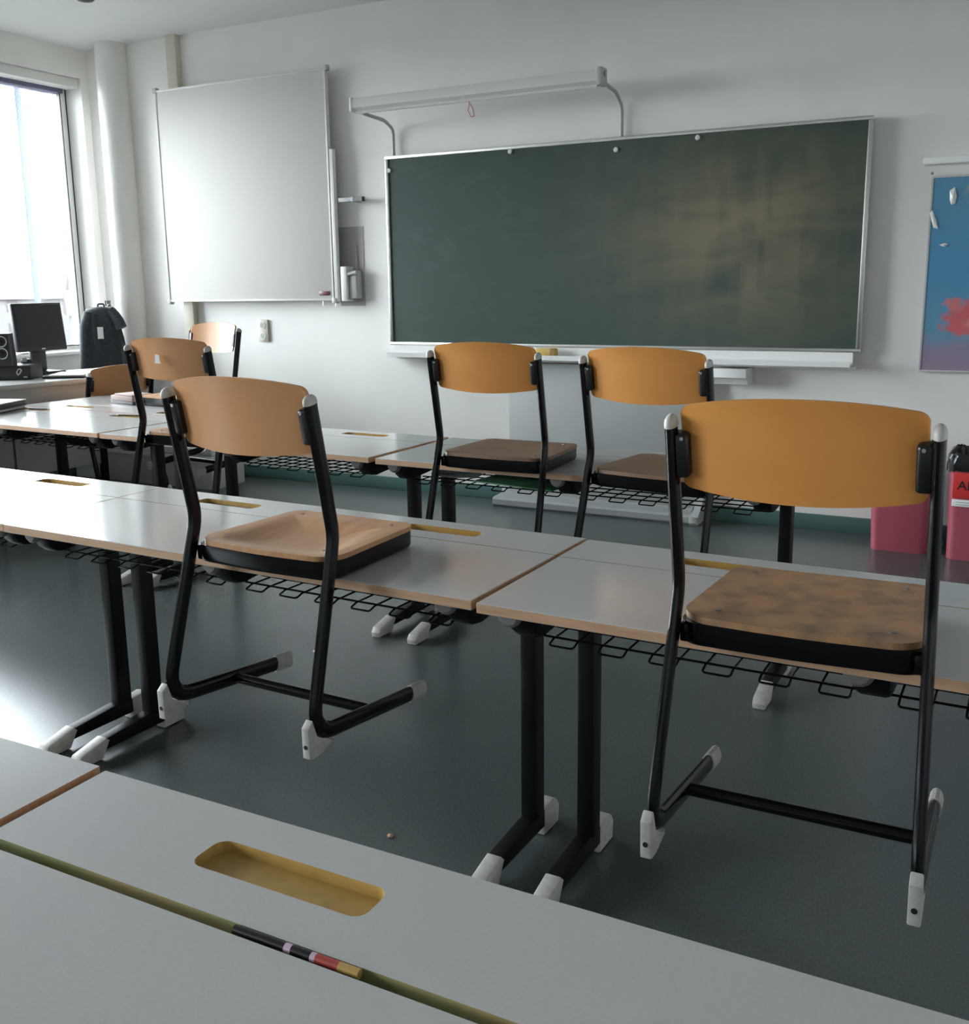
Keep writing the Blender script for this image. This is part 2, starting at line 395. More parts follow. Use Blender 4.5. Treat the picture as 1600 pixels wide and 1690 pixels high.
def make_desk(label, loc, rz):
    t = thing('school_desk', label, 'desk', loc, rz, 'two-seat school desks')
    h = DW/2; v0 = DD-STRIP
    b = B(); b.box(-h, h, 0, v0-.009, TZ-TT, TZ, .0015, seg=1)
    o = b.build('tabletop', 'lam', t, smooth=0)
    o.data.materials.append(M['edge'])
    for f in o.data.polygons: f.material_index = 0 if abs(f.normal.z) > .5 else 1
    o.data.materials.append(M['olive'])
    for f in o.data.polygons:
        if f.normal.y > .7: f.material_index = 2
    holes = [rrect(u-.10, u+.10, DD-.10, DD-.052, .014, 6) for u in TROUGH_U]
    st = add_plate('rear_strip', plate_with_holes([(-h, v0+.003), (h, v0+.003), (h, DD), (-h, DD)], holes, TZ-TT, TZ), t)
    st.data.materials.append(M['tan']); st.data.materials.append(M['olive'])
    for f in st.data.polygons:
        if f.material_index == 1 and abs(f.center.x) < h-.02 and v0+.01 < f.center.y < DD-.01: f.material_index = 2
        elif f.material_index == 1 and f.center.y < v0+.01: f.material_index = 3
    for u in TROUGH_U:
        B().prism(rrect(u-.102, u+.102, DD-.102, DD-.05, .014, 6), 'z', TZ-.0165, TZ-.0125).build('pencil_trough', 'tan', t)
    for s in (-1, 1):
        u = s*(h-.062)+.010
        lg = B().box(u-.018, u+.018, .315, .36, .055, TZ-TT-.01, .004).build('leg', 'blackm', t)
        B().lathe([(.004, 0), (.004, -.003)], (u, .315, TZ-.075), 8, axis='y').build('bolt', 'steel', lg)
        B().prism([(.15, .022), (.15, .050), (.30, .062), (.365, .062), (.37, .022)], 'x', u-.017, u+.017, bev=.003).build('foot', 'blackm', t)
        B().prism([(.075, .002), (.072, .018), (.084, .034), (.165, .054), (.175, .045), (.150, .002)], 'x', u-.019, u+.019, bev=.005).build('foot_cap', 'cap', t)
        B().prism([(.36, .002), (.36, .064)]+[(.408+.022*math.sin(math.radians(a)), .044+.022*math.cos(math.radians(a))) for a in range(0, 91, 15)]+[(.432, .002)], 'x', u-.019, u+.019, bev=.005).build('foot_cap', 'cap', t)
    zt = TZ-TT
    for u in (-h+.062, 0, h-.062):
        prof = [(.05, zt), (.05, zt-.022), (.058, zt-.042), (.076, zt-.056), (.10, zt-.060), (.135, zt-.052), (.18, zt-.040), (.36, zt-.034), (.36, zt)]
        a = B().prism(prof, 'x', u-.027, u+.027, bev=.009).build('arm', 'blackm', t)
        B().lathe([(.0, -.012), (.018, -.011), (.024, -.005), (.024, .004)], (u-.018, .046, zt-.008), 20, axis='y').build('pivot_cover', 'capd', a)
    B().box(-h+.07, h-.07, .335, .36, zt-.06, zt-.025, .004).build('rail', 'blackm', t)
    for s in (-1, 1):
        u0, u1 = (-h+.10, -.035) if s < 0 else (.035, h-.10)
        b = B(); n = 12; zb = TZ-.083; R = .0021
        us = [u0+(u1-u0)*k/(n-1) for k in range(n)]
        for k in range(0, n, 2):
            ua, ub = us[k], us[k+1]
            b.tube(fillet([(ua, .335, zt-.005), (ua, .335, zb), (ua, .105, zb), (ua, .085, zb-.006), (ub, .085, zb-.006), (ub, .105, zb), (ub, .335, zb), (ub, .335, zt-.005)],
                          [.012, .006, .006, .006, .006, .006, .012], 3), R, n=6)
        for v in (.105, .16, .215, .27, .325): b.tube([(u0-.02, v, zb+.003), (u1+.02, v, zb+.003)], R*1.1, n=6)
        b.tube(fillet([(u0-.02, .115, zb+.003), (u0-.05, .115, zb+.02), (u0-.055, .115, zt)], [.01, .01], 3), R*1.1, n=6)
        b.tube([(u0-.02, .335, zt-.025), (u1+.02, .335, zt-.025)], R*1.1, n=6)
        b.build('book_basket', 'black', t)
    return t
DESKG = 'two-seat school desks'
def front_left(x, y, rz):           # desk origin from its front left corner
    return (x+math.cos(rz)*DW/2, y+math.sin(rz)*DW/2, 0)
d2 = math.radians(-2.1)
desk_a = make_desk('grey two-seat desk nearest the camera, tan pencil trough and pen in its groove', front_left(-.885, .247, 0), 0)
b = B(); b.box(-DW/2, DW/2, 0, DD-STRIP+.001, TZ-TT, TZ, .0012, seg=1); tmp = b.build('tabletop', 'lam', None, smooth=0)
top2 = tmp.data; bpy.data.objects.remove(tmp); top2.materials.append(M['edge'])
for f in top2.polygons: f.material_index = 0 if abs(f.normal.z) > .5 else 1
def narrow(t, dark=None):
    n = 0
    for c in t.children:
        if c.name.startswith('tabletop'): c.data = top2
        if c.name.startswith('pencil_trough'):
            if dark == n: c.data = c.data.copy(); c.data.materials[0] = M['nblack']  # dark reflection in this glossy trough put into its colour
            n += 1
    return t
def desk(label, x, y, rz, dark=None):
    return narrow(dup(desk_a, label, front_left(x, y, rz), rz), dark)
desk_b = desk('foreground grey desk at the lower left, only a corner in view', -.900-DW, .252, 0)
mid1 = desk('middle-row desk under the left big chair, its wood edge lit along the front', -2.097, 1.530, d2, dark=0)
mid2 = desk('middle-row desk under the right big orange chair', -.790, 1.474, math.radians(-1.6))
mid0 = desk('middle-row desk at the left picture edge, washed white by window glare', -2.100-DW*math.cos(d2), 1.532-DW*math.sin(d2), d2)
bk0 = desk('back-row desk under the chair with the white sticker', -3.118, 2.733, math.radians(-2.4))
for c in list(bk0.children):                     # the photo shows this desk without its left basket
    if c.name.startswith('book_basket') and sum(v.co.x for v in c.data.vertices) < 0: bpy.data.objects.remove(c)
bk1 = desk('back-row desk under the two chairs in front of the chalkboard', -1.795, 2.672, math.radians(-1.2))
ra = math.radians(-3.0)
lf1 = desk('far left white-lit desk left of the stickered chair, nearer of the pair', -3.135-DW*math.cos(ra), 2.738-DW*math.sin(ra), ra)
rb = math.radians(-3.0)
lf2 = narrow(dup(desk_a, 'far left desk under the front-facing chair, farther of the pair, holding a pouch', (-4.262+DW/2*math.cos(rb), 3.80+DW/2*math.sin(rb), 0), PI+rb))

# ------------------------------------------------------------------ chairs (built as they hang on a desk: local z = 0 at the heel feet)
ZO = .335
HW = .175
def seat_outline(e=0, n=7, r0=.055):
    y0, y1 = -.012+e, .298-e; a, b = .174-e, .162-e; r0, r1 = r0-e, .030-e*.5
    P = arc(b-r1, y1-r1, r1, 0, 90, n)+arc(-b+r1, y1-r1, r1, 90, 180, n)+arc(-a+r0, y0+r0, r0, 180, 270, n)
    P += [(-.06, y0-.004), (0, y0-.006), (.06, y0-.004)]
    P += arc(a-r0, y0+r0, r0, 270, 360, n)
    return P
def make_seat_bm(depth, seed):
    b = B(); P = seat_outline(); c = Vector((0, .145)); n = len(P); NR = 14; zt = .70-ZO; th = .011
    def f(x, y):
        g = math.exp(-((x/.125)**6+((y-.115)/.095)**4))
        s = max(0, 1-abs(y-.235)/.05); ridge = .3*s*s*math.exp(-((x/.09)**2))
        return -depth*g+depth*.35*ridge-.0008
    rings = []
    for k in range(NR):
        s = 1-k/NR
        rings.append([(c.x+(p[0]-c.x)*s, c.y+(p[1]-c.y)*s) for p in P])
    top = [[b.bm.verts.new((x, y, zt+(f(x, y) if k else -.001))) for x, y in r] for k, r in enumerate(rings)]
    bot = [[b.bm.verts.new((x, y, zt-th+(f(x, y) if k else 0))) for x, y in r] for k, r in enumerate(rings)]
    for L in (top, bot):
        for a, d in zip(L, L[1:]):
            for j in range(n): b.bm.faces.new((a[j], a[(j+1) % n], d[(j+1) % n], d[j]))
        b.bm.faces.new(L[-1])
    for j in range(n): b.bm.faces.new((top[0][j], top[0][(j+1) % n], bot[0][(j+1) % n], bot[0][j]))
    return b
def make_chair(label, depth, sm, wm):
    t = thing('school_chair', label, 'chair', (0, 0, 0), 0, 'wooden school chairs')
    Z = lambda z: z-ZO
    path = [(-.048, .993), (0.001, .742), (-.098, .385), (.262, .345)]
    for s in (-1, 1):
        # slight splay: the frame is a touch wider at the skids
        def X(z): return s*(HW+.010*max(0, min(1, (.74-z)/.36)))
        pts = fillet([(X(z), y, Z(z)) for y, z in path], [.10, .055], 7)
        fr = B().tube(pts, .0088, .0165, n=14, side=(1, 0, 0)).build('side_frame', 'black', t)
        tx = Vector((0, path[0][0]-path[1][0], path[0][1]-path[1][1])).normalized()
        p0 = Vector((X(.993), path[0][0], Z(.993)))
        b = B()      # rounded end cap on the upright
        prof = [(1.06, -.002), (1.06, .003), (.97, .008), (.75, .012), (.4, .0148), (.08, .0155)]
        rings = [[b.bm.verts.new(p0+tx*h+Vector((1, 0, 0))*(.0088*r*math.cos(2*PI*j/14))+tx.cross(Vector((1, 0, 0)))*(.0165*r*math.sin(2*PI*j/14))) for j in range(14)] for r, h in prof]
        for a, d in zip(rings, rings[1:]):
            for j in range(14): b.bm.faces.new((a[j], a[(j+1) % 14], d[(j+1) % 14], d[j]))
        b.bm.faces.new(rings[0]); b.bm.faces.new(rings[-1]); b.build('end_cap', 'cap', fr, smooth=60)
        xs = X(.385)
        hp = [(-.104, Z(.420)), (-.118, Z(.408)), (-.117, Z(.350)), (-.108, Z(.346)), (-.088, Z(.348)), (-.052, Z(.356)), (-.045, Z(.362)), (-.075, Z(.370)), (-.096, Z(.385))]
        hb = B().prism(hp, 'x', xs-.0085, xs+.0085, bev=.002).build('heel_cap', 'cap', fr)
        B().lathe([(.0042, 0), (.0042, -.002)], (xs, -.1165, Z(.372)), 10, axis='y').build('screw_hole', 'nblack', hb)
        tipv = Vector((X(.345), path[3][0], Z(path[3][1]))); dv = Vector((0, path[3][0]-path[2][0], path[3][1]-path[2][1])).normalized()
        B().tube([tipv-dv*.042, tipv-dv*.036, tipv+dv*.003, tipv+dv*.008], .0112, .019, n=12, side=(1, 0, 0)).build('tip_cap', 'cap', fr)
        # clamp that holds the backrest
        cb = B(); a = s*(HW-.026); c = s*(HW-.004)
        Tm = Matrix.Translation((0, -.0335, Z(.951))) @ Matrix.Rotation(math.radians(10.6), 4, 'X')
        cb.box(min(a, c), max(a, c), -.017, .012, -.034, .033, .006, seg=3, T=Tm)
        cl = cb.build('back_clamp', 'bplast', t)
        B().lathe([(.0032, 0), (.0028, -.0018)], (s*(HW-.017), -.0545, Z(.974)), 10, axis='y').build('screw', 'steel', cl)
        B().box(min(s*.155, s*.172), max(s*.155, s*.172), -.006, .05, Z(.655), Z(.685), .004).build('lug', 'black', t)
    # crossbar between the skids
    yb = .09; zb = .385+(.345-.385)*(yb+.098)/.36
    B().tube([(-.184, yb, Z(zb)), (.184, yb, Z(zb))], .011, n=14).build('crossbar', 'black', t)
    # seat pan frame
    b = B(); O = seat_outline(.001, r0=.032); I = seat_outline(.022, r0=.045); n = len(O); zt, zb = Z(.6885), Z(.6525)
    prof = [(O, zt), (O, zb+.008), ([(p[0]*.985, (p[1]-.14)*.985+.14) for p in O], zb+.002), ([(p[0]*.96, (p[1]-.14)*.96+.14) for p in O], zb), (I, zb), (I, zt)]
    rings = [[b.bm.verts.new((x, y, z)) for x, y in r] for r, z in prof]
    for a, d in zip(rings, rings[1:]+rings[:1]):
        for j in range(n): b.bm.faces.new((a[j], a[(j+1) % n], d[(j+1) % n], d[j]))
    b.build('seat_frame', 'black', t, smooth=50)
    st = make_seat_bm(depth, 1).build('seat', sm, t, smooth=50)
    for x, y in ((-.125, .035), (.125, .035), (-.12, .265), (.12, .265)):
        B().lathe([(.005, 0), (.005, .0012), (.002, .002)], (x, y, Z(.6985)), 10).build('rivet', 'steel', st)
    # backrest: bent plywood
    b = B(); nu, nv = 44, 12; th = .0045
    tv = Vector((0, -.046-.0, .984-.742)); tv.normalize()
    def surf(u, v, off):
        x = u*.163
        zt_ = 1.036-.016*abs(u)**2.2; zb_ = .887+.013*abs(u)**2
        if abs(u) > .92: q = (abs(u)-.92)/.08; zt_ -= .012*(1-math.sqrt(max(0, 1-q*q))); zb_ += .008*(1-math.sqrt(max(0, 1-q*q)))
        z = zb_+(zt_-zb_)*v
        y = -.190*(z-.742)+.014-.026*(1-u*u)-.010*max(0, v-.7)**2*4+off
        return (x, y, Z(z))
    F = [[b.bm.verts.new(surf(math.sin((-1+2*i/nu)*PI/2), j/nv, -th)) for j in range(nv+1)] for i in range(nu+1)]
    K = [[b.bm.verts.new(surf(math.sin((-1+2*i/nu)*PI/2), j/nv, th)) for j in range(nv+1)] for i in range(nu+1)]
    for i in range(nu):
        for j in range(nv):
            b.bm.faces.new((F[i][j], F[i+1][j], F[i+1][j+1], F[i][j+1])); b.bm.faces.new((K[i][j], K[i][j+1], K[i+1][j+1], K[i+1][j]))
    for i in range(nu):
        for j in (0, nv): b.bm.faces.new((F[i][j], K[i][j], K[i+1][j], F[i+1][j]))
    for j in range(nv):
        for i in (0, nu): b.bm.faces.new((F[i][j], F[i][j+1], K[i][j+1], K[i][j]))
    b.build('backrest', wm, t, smooth=50)
    return t
CG = 'wooden school chairs'
def put(t, x, y, rz, z=ZO, tilt=0, pitch=0):
    t.location = (x, y, z); t.rotation_euler = (math.radians(pitch), math.radians(tilt), math.radians(rz)); return t
chA = put(make_chair('big left chair with a deep saddle seat, hung on the middle desk row', .017, 'seat', 'wood'), -1.259, 1.473, -2.2)
chB = put(make_chair('big right chair with a bright orange back and dirt-stained seat, nearest the camera', .002, 'seatB', 'woodB'), -.236, 1.425, -.6, z=ZO+.003, tilt=-.6)
chC = put(make_chair('left of the two chairs hung in front of the chalkboard', .004, 'seatC', 'woodB'), -1.343, 2.618, 0)
chD = dup(chC, 'right of the two chairs hung in front of the chalkboard, half behind the nearest chair', (0, 0, 0), 0); put(chD, -.818, 2.51, -6.5)
chE = dup(chA, 'hung chair with a white sticker on its back, behind the big left chair', (0, 0, 0), 0); put(chE, -2.56, 2.609, 3)
chF = dup(chA, 'far chair showing the front of its pale back, below the whiteboard', (0, 0, 0), 0); put(chF, -3.51, 3.792, 172)
chG = dup(chA, 'chair standing at the teacher desk, only its tan back in view', (0, 0, 0), 0)
chG.scale = (1.13,)*3; put(chG, -4.335, 3.945, 82, z=.012, pitch=0); 
B().prism([(-.011, .948), (.013, .948), (.009, .962), (.009, .977), (-.008, .979), (-.010, .965)], 'y', -.0712, -.0702).build('sticker', 'sheet', chE, smooth=0).location = (-.025, .0, -ZO+.0)

# ------------------------------------------------------------------ chalkboard, lamp rail, tray
BX0, BX1, BZ0, BZ1, BY = -3.176, -.608, .868, 1.912, 4.93
cb = thing('chalkboard', 'wide green chalkboard in an aluminium frame with wiped chalk smears and a painted warm glow', 'chalkboard', ((BX0+BX1)/2, BY, BZ0))
hw, hh = (BX1-BX0)/2, BZ1-BZ0
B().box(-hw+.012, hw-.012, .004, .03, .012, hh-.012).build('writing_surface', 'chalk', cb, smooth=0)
for nm, a in (('frame_strip', (-hw, hw, -.004, .034, 0, .018)), ('frame_strip', (-hw, hw, -.004, .034, hh-.018, hh)),
              ('frame_strip', (-hw, -hw+.02, -.004, .034, .018, hh-.018)), ('frame_strip', (hw-.02, hw, -.004, .034, .018, hh-.018))):
    B().box(*a, .003).build(nm, 'alu', cb)
for u in (-.9, .9): B().box(u-.05, u+.05, .03, .068, .1, hh-.1, .004).build('wall_mount', 'grey', cb)
b = B(); b.prism([(-.006, .0), (-.006, -.045), (-.085, -.052), (-.085, -.040), (-.09, -.036), (-.09, -.062), (.02, -.062), (.02, 0)], 'x', -hw+.03, hw-.03)
b.build('chalk_tray', 'white', cb)
b = B(); b.prism([(-.02, -.064), (-.02, -.076), (.05, -.076), (.05, -.064)], 'x', -hw-.02, hw-.02); b.build('guide_rail', 'white', cb)
bk = B().prism([(-.08, -.082), (.06, -.082), (.06, -.16), (-.045, -.16), (-.06, -.135), (-.08, -.125)], 'x', hw-.665, hw-.50, bev=.004).build('bracket', 'white', cb)
for lab, x, z in (('round white magnet at the left edge of the chalkboard', -3.150, 1.835), ('round white magnet at the chalkboard top, left of the middle', -2.398, 1.884),
                  ('round white magnet at the chalkboard top, just right of the lamp arm', -1.812, 1.851), ('round white magnet at the chalkboard top, farthest right', -1.399, 1.877)):
    tag(B().lathe([(.0125, 0), (.0125, -.006), (.009, -.009)], n=16, axis='y').build('magnet', 'wplast', loc=(x, BY+.004, z)), lab, 'magnet', 'magnets on the chalkboard')
sp = thing('sponge', 'yellow sponge lying on the chalk tray between two chairs', 'sponge', (-2.165, 4.876, .8335))
B().box(-.055, .055, -.026, .026, -.005, .033, .006).build('foam', 'sponge', sp)
B().box(.015, .05, -.027, .027, -.0052, .034, .006).build('worn_end', 'tan', sp)
lr = thing('board_lamp', 'white lamp rail on two curved arms above the chalkboard', 'lamp', (-2.5, 4.69, 2.115))
b = B(); b.prism([(-.022, .068), (-.03, .055), (-.03, .018), (-.012, .004), (-.012, 0), (.022, 0), (.03, .012), (.03, .068)], 'x', -.70, .69); b.build('housing', 'wplast', lr)
B().tube([(-.68, -.014, -.006), (.685, -.014, -.006)], .008, n=10).build('lamp_tube', 'wplast', lr)
B().box(.687, .715, -.036, .04, -.004, .078, .005).build('end_plate', 'gplast', lr)
B().box(-.715, -.698, -.034, .034, -.002, .071, .004).build('end_plate', 'white', lr)
B().lathe([(.012, 0), (.012, .006)], (.716, 0, .05), 12, axis='x').build('screw', 'steel', lr)
for u in (-.645, .70):
    B().tube(fillet([(u, -.01, -.01 if u < 0 else .02), (u, .20, -.02 if u < 0 else .0), (u, .286, -.055), (u, .286, BZ1-2.115-.05)], [.12, .05], 8), .0095, n=12).build('arm', 'gplast', lr)
rb_ = tag(B().tube(fillet([(0, 0, 0), (.004, -.004, -.03), (-.006, 0, -.052), (.012, 0, -.085), (.028, .004, -.082), (.022, 0, -.045), (.004, .004, -.02)], [.005]*5, 3), .0022, n=6).build('ribbon', 'pink', loc=(-2.50, 4.672, 2.114)), 'thin pink ribbon hanging from the lamp rail', 'ribbon')

# ------------------------------------------------------------------ whiteboard and fittings beside it
WX0, WX1, WZ0, WZ1, WY = -4.852, -3.548, 1.122, 2.417, 4.915
wb = thing('whiteboard', 'large plain white board on the wall beside the column', 'whiteboard', ((WX0+WX1)/2, WY, WZ0))
hw2, hh2 = (WX1-WX0)/2, WZ1-WZ0
B().box(-hw2+.006, hw2-.006, 0, .022, .006, hh2-.006, .001).build('writing_surface', 'wbsurf', wb)
for a in ((-hw2, hw2, -.004, .026, 0, .012), (-hw2, hw2, -.004, .026, hh2-.012, hh2), (-hw2, -hw2+.010, -.004, .026, .012, hh2-.012), (hw2-.010, hw2, -.004, .026, .012, hh2-.012)):
    B().box(*a, .002).build('frame_strip', 'wplast', wb)
for x, z in ((-hw2, 0), (hw2, 0), (-hw2, hh2), (hw2, hh2)):
    B().box(x-.016, x+.016, -.007, .028, z-.016, z+.016, .006).build('corner_cap', 'gplast', wb)
B().box(hw2, hw2+.028, .0, .03, -.004, hh2*.66, .003).build('side_rail', 'white', wb)
B().box(hw2-.105, hw2-.03, -.005, -.001, .032, .056, .001).build('maker_plate', 'logo', wb)
for u in (-.5, .5): B().box(u-.03, u+.03, .022, .083, .15, hh2-.15, .003).build('wall_mount', 'grey', wb)
b = B(); b.tube(fillet([(hw2-.09, .01, .002), (hw2-.09, .01, -.03), (hw2+.0, .01, -.036), (hw2+.0, .01, .0)], [.008, .01], 3), .0025, n=6); b.build('wire_loop', 'alu', wb)
dv = thing('wall_box', 'white wall box with a grey hinge and cable right of the whiteboard', 'box', (-3.455, 4.945, 1.118))
B().box(-.045, -.003, -.028, .051, 0, .20, .006).build('housing', 'wplast', dv)
B().box(-.001, .052, -.01, .051, .015, .175, .006).build('grey_box', 'gplast', dv)
B().tube([(.0, -.012, .155), (.06, -.012, .165)], .012, n=12).build('hinge', 'grey', dv)
B().tube([(.025, .04, .17), (.022, .047, .325)], .004, n=8).build('cable', 'gplast', dv)
pt = thing('wall_rail', 'short grey metal rail sticking out right of the whiteboard', 'rail', (-3.45, 4.935, 1.692))
B().box(-.05, .115, -.012, .012, -.012, .012, .002).build('bar', 'grey', pt)
B().box(.113, .119, -.013, .013, -.013, .013, .001).build('end_cap', 'dkplast', pt); B().box(.04, .06, -.014, .065, -.014, .014, .002).build('clip', 'grey', pt)
so = thing('power_socket', 'cream double wall socket below the whiteboard', 'socket', (-4.157, 4.985, .94))
B().box(-.04, .04, 0, .015, -.068, .068, .005).build('plate', 'cream', so)
for z in (-.033, .033): B().lathe([(.024, -.003), (.024, .001)], (0, 0, z), 20, axis='y').build('socket_insert', 'wplast', so); B().lathe([(.017, -.0035), (.017, 0)], (.0, 0, z), 16, axis='y').build('recess', 'greyp', so)

# ------------------------------------------------------------------ panel board below the chalkboard, picture, bins
pb = thing('panel_board', 'grey board panel standing on the floor below the chalkboard, with a bottom ledge', 'board', (-1.86, 4.93, 0))
B().box(-.56, .545, .005, .035, .05, .783, .004).build('panel', 'panel', pb)
B().box(.54, .555, .0, .04, .04, .786, .003).build('frame_strip', 'alu', pb)
b = B(); b.prism([(.02, 0), (-.10, 0), (-.112, .012), (-.112, .04), (-.10, .05), (.0, .055), (.02, .09)], 'x', -.61, .50); b.build('ledge', 'grey', pb)
b = B(); b.prism([(.02, 0), (-.11, 0), (-.12, .012), (-.12, .045), (-.06, .075), (.0, .14), (.02, .14)], 'x', .50, .545, bev=.006); b.build('ledge_end', 'panel', pb)

PX, PZ0, PZ1 = -.357, .785, 1.640
pc = thing('picture', 'blue sea painting with a coral red shape under shiny film', 'picture', (PX, 4.975, PZ0))
B().box(.006, .70, .0, .012, .006, PZ1-PZ0-.006).build('painting', 'paint', pc, smooth=0)
for a in ((0, .706, -.003, .02, 0, .008), (0, .706, -.003, .02, PZ1-PZ0-.008, PZ1-PZ0), (0, .008, -.003, .02, .008, PZ1-PZ0-.008), (.698, .706, -.003, .02, .008, PZ1-PZ0-.008)):
    B().box(*a, .001).build('frame_strip', 'gplast', pc)
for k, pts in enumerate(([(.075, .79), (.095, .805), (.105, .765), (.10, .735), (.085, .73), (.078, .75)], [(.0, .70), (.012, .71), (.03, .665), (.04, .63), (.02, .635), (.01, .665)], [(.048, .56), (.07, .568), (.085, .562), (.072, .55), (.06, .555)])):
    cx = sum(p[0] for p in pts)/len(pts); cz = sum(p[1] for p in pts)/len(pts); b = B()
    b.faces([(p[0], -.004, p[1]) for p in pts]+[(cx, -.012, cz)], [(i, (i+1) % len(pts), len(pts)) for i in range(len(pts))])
    b.build('film_glint', 'white', pc, smooth=0)  # white scraps stand in for reflected glints on the film
B().lathe([(.006, 0), (.006, -.008)], (.0, .0, PZ1-PZ0+.012), 10, axis='y').build('hook', 'steel', pc)
rl = thing('picture_rail', 'short white hanging rail on the wall above the blue picture', 'rail', (-.397, 4.96, 1.690))
B().box(0, .62, 0, .04, 0, .031, .006).build('bar', 'white', rl); B().lathe([(.004, 0), (.004, -.003)], (.20, 0, .012), 8, axis='y').build('screw', 'grey', rl)

def bin_shell(t, w0, w1, d0, d1, h):
    b = B(); r0 = rrect(-w0/2, w0/2, -d0/2, d0/2, .035); r1 = rrect(-w1/2, w1/2, -d1/2, d1/2, .04); n = len(r0)
    i0 = [(x*.97, y*.97) for x, y in r0]; i1 = [(x*.965, y*.965) for x, y in r1]
    rim = [(x*1.04, y*1.04) for x, y in r1]
    L = [(r0, 0), (r1, h-.02), (rim, h-.018), (rim, h), (i1, h), (i0, .012)]
    rings = [[b.bm.verts.new((x, y, z)) for x, y in r] for r, z in L]
    for a, d in zip(rings, rings[1:]):
        for j in range(n): b.bm.faces.new((a[j], a[(j+1) % n], d[(j+1) % n], d[j]))
    b.bm.faces.new(rings[0]); b.bm.faces.new(rings[-1]); return b.build('shell', 'bin', t)
b1 = thing('waste_bin', 'rose red waste bin with rounded corners behind the nearest chair', 'bin', (-.37, 4.80, 0), math.radians(-2))
bin_shell(b1, .235, .26, .20, .24, .37)
b2 = thing('paper_bin', 'rose red paper bin with black bag and red sign at the right edge', 'bin', (-.005, 4.78, 0), math.radians(-3))
sh = bin_shell(b2, .33, .35, .24, .26, .42)
B().box(-.155, .155, -.131, -.126, .275, .385, .001).build('sign', 'binred', b2)
B().box(-.155, .155, -.1315, -.126, .238, .268, .001).build('strip', 'sheet', b2)
for k in range(2): B().box(-.14, -.02, -.1325, -.1312, .246+k*.010, .248+k*.010).build('print_line', 'grey', b2)
tcu = bpy.data.curves.new('lettering', 'FONT'); tcu.body = 'ALTPAPIER'; tcu.size = .056; tcu.extrude = .0006
to = bpy.data.objects.new('tmp', tcu); C.objects.link(to); dg = bpy.context.evaluated_depsgraph_get()
tm = bpy.data.meshes.new_from_object(to.evaluated_get(dg)); bpy.data.objects.remove(to)
tm.materials.clear(); tm.materials.append(M['nblack']); tm.transform(Matrix.Translation((-.138, 0, 0)))
lt = bpy.data.objects.new('lettering', tm); C.objects.link(lt); lt.parent = b2; lt.location = (0, -.1318, .312); lt.rotation_euler = (PI/2, 0, 0)
b = B(); rnd = random.Random(3); n = 48; R = rrect(-.185, .185, -.138, .138, .045, 11); R = R[:48]
L = []
for k, (s, z) in enumerate(((1.0, .388), (1.015, .42), (1.0, .445), (.98, .462), (.94, .47), (.88, .455), (.8, .40))):
    L.append([b.bm.verts.new((x*s+rnd.uniform(-.004, .004), y*s+rnd.uniform(-.004, .004), z+rnd.uniform(-.007, .007))) for x, y in R])
for a, d in zip(L, L[1:]):
    for j in range(len(R)): b.bm.faces.new((a[j], a[(j+1) % len(R)], d[(j+1) % len(R)], d[j]))
b.bm.faces.new(L[-1]); b.build('bin_bag', 'bag', b2, smooth=25)
b = B(); b.faces([(-.10, -.115, .452), (-.03, -.12, .452), (.0, -.06, .468), (-.09, -.05, .466), (-.05, -.09, .476)], [(0, 1, 4), (1, 2, 4), (2, 3, 4), (3, 0, 4)]); b.build('waste_paper', 'sheet', b2, smooth=0)

# ------------------------------------------------------------------ teacher corner
td = thing('teacher_desk', 'pale grey teacher desk along the window wall with a grey front apron', 'desk', (-4.60, 3.58, 0), math.radians(-10.5))
# local x = away from the room (towards the window is -x), local y along the desk
B().box(-.68, 0, -.95, .85, .695, .72, .003).build('desktop', 'desk_w', td)
B().box(-.66, -.012, -.93, .83, .60, .695, .003).build('apron', 'desk_g', td)
B().box(-.64, -.62, -.90, .80, .12, .60, .002).build('rear_panel', 'desk_g', td)
for y in (-.90, .78):
    for x in (-.62, -.05): B().box(x-.02, x+.02, y-.02, y+.02, 0, .60, .003).build('leg', 'blackm', td)
mo = thing('monitor', 'black computer monitor in front of the window', 'monitor', (-5.035, 4.045, .72), math.radians(-2))
Tm = Matrix.Translation((0, 0, .275)) @ Matrix.Rotation(math.radians(-6), 4, 'Y')
B().box(-.02, .012, -.165, .165, -.138, .138, .006, T=Tm).build('case', 'dkplast', mo)
B().box(.0115, .0135, -.152, .152, -.112, .126, .0, T=Tm).build('screen', 'screen', mo)
B().box(-.05, -.02, -.05, .05, .02, .26, .008).build('neck', 'dkplast', mo); B().box(-.10, .08, -.07, .10, 0, .02, .006).build('stand', 'dkplast', mo)
B().box(.0125, .0145, -.012, .012, -.129, -.123, T=Tm).build('badge', 'silver', mo)
pcx = thing('computer', 'flat black computer case lying on the teacher desk under the speaker', 'computer', (-4.977, 3.751, .72), math.radians(33))
B().box(-.17, .17, -.10, .10, 0, .078, .005).build('case', 'dkplast', pcx)
for pts in ([(.095, .042), (.105, .058), (.115, .062), (.122, .054), (.112, .036), (.102, .028)],):
    b = B(); b.tube([(x, -.102, z) for x, z in pts+pts[:1]], .003, n=6); b.build('emblem', 'silver', pcx)
B().box(.13, .15, -.1025, -.1, .012, .02).build('port', 'gplast', pcx)
skr = thing('speaker', 'black two-driver speaker with silver rings at the left picture edge', 'speaker', (-4.90, 3.70, .798), math.radians(36))
B().prism([(-.045, 0), (.045, 0), (.036, .178), (-.036, .178)], 'y', -.04, .06, bev=.006).build('cabinet', 'dkplast', skr)
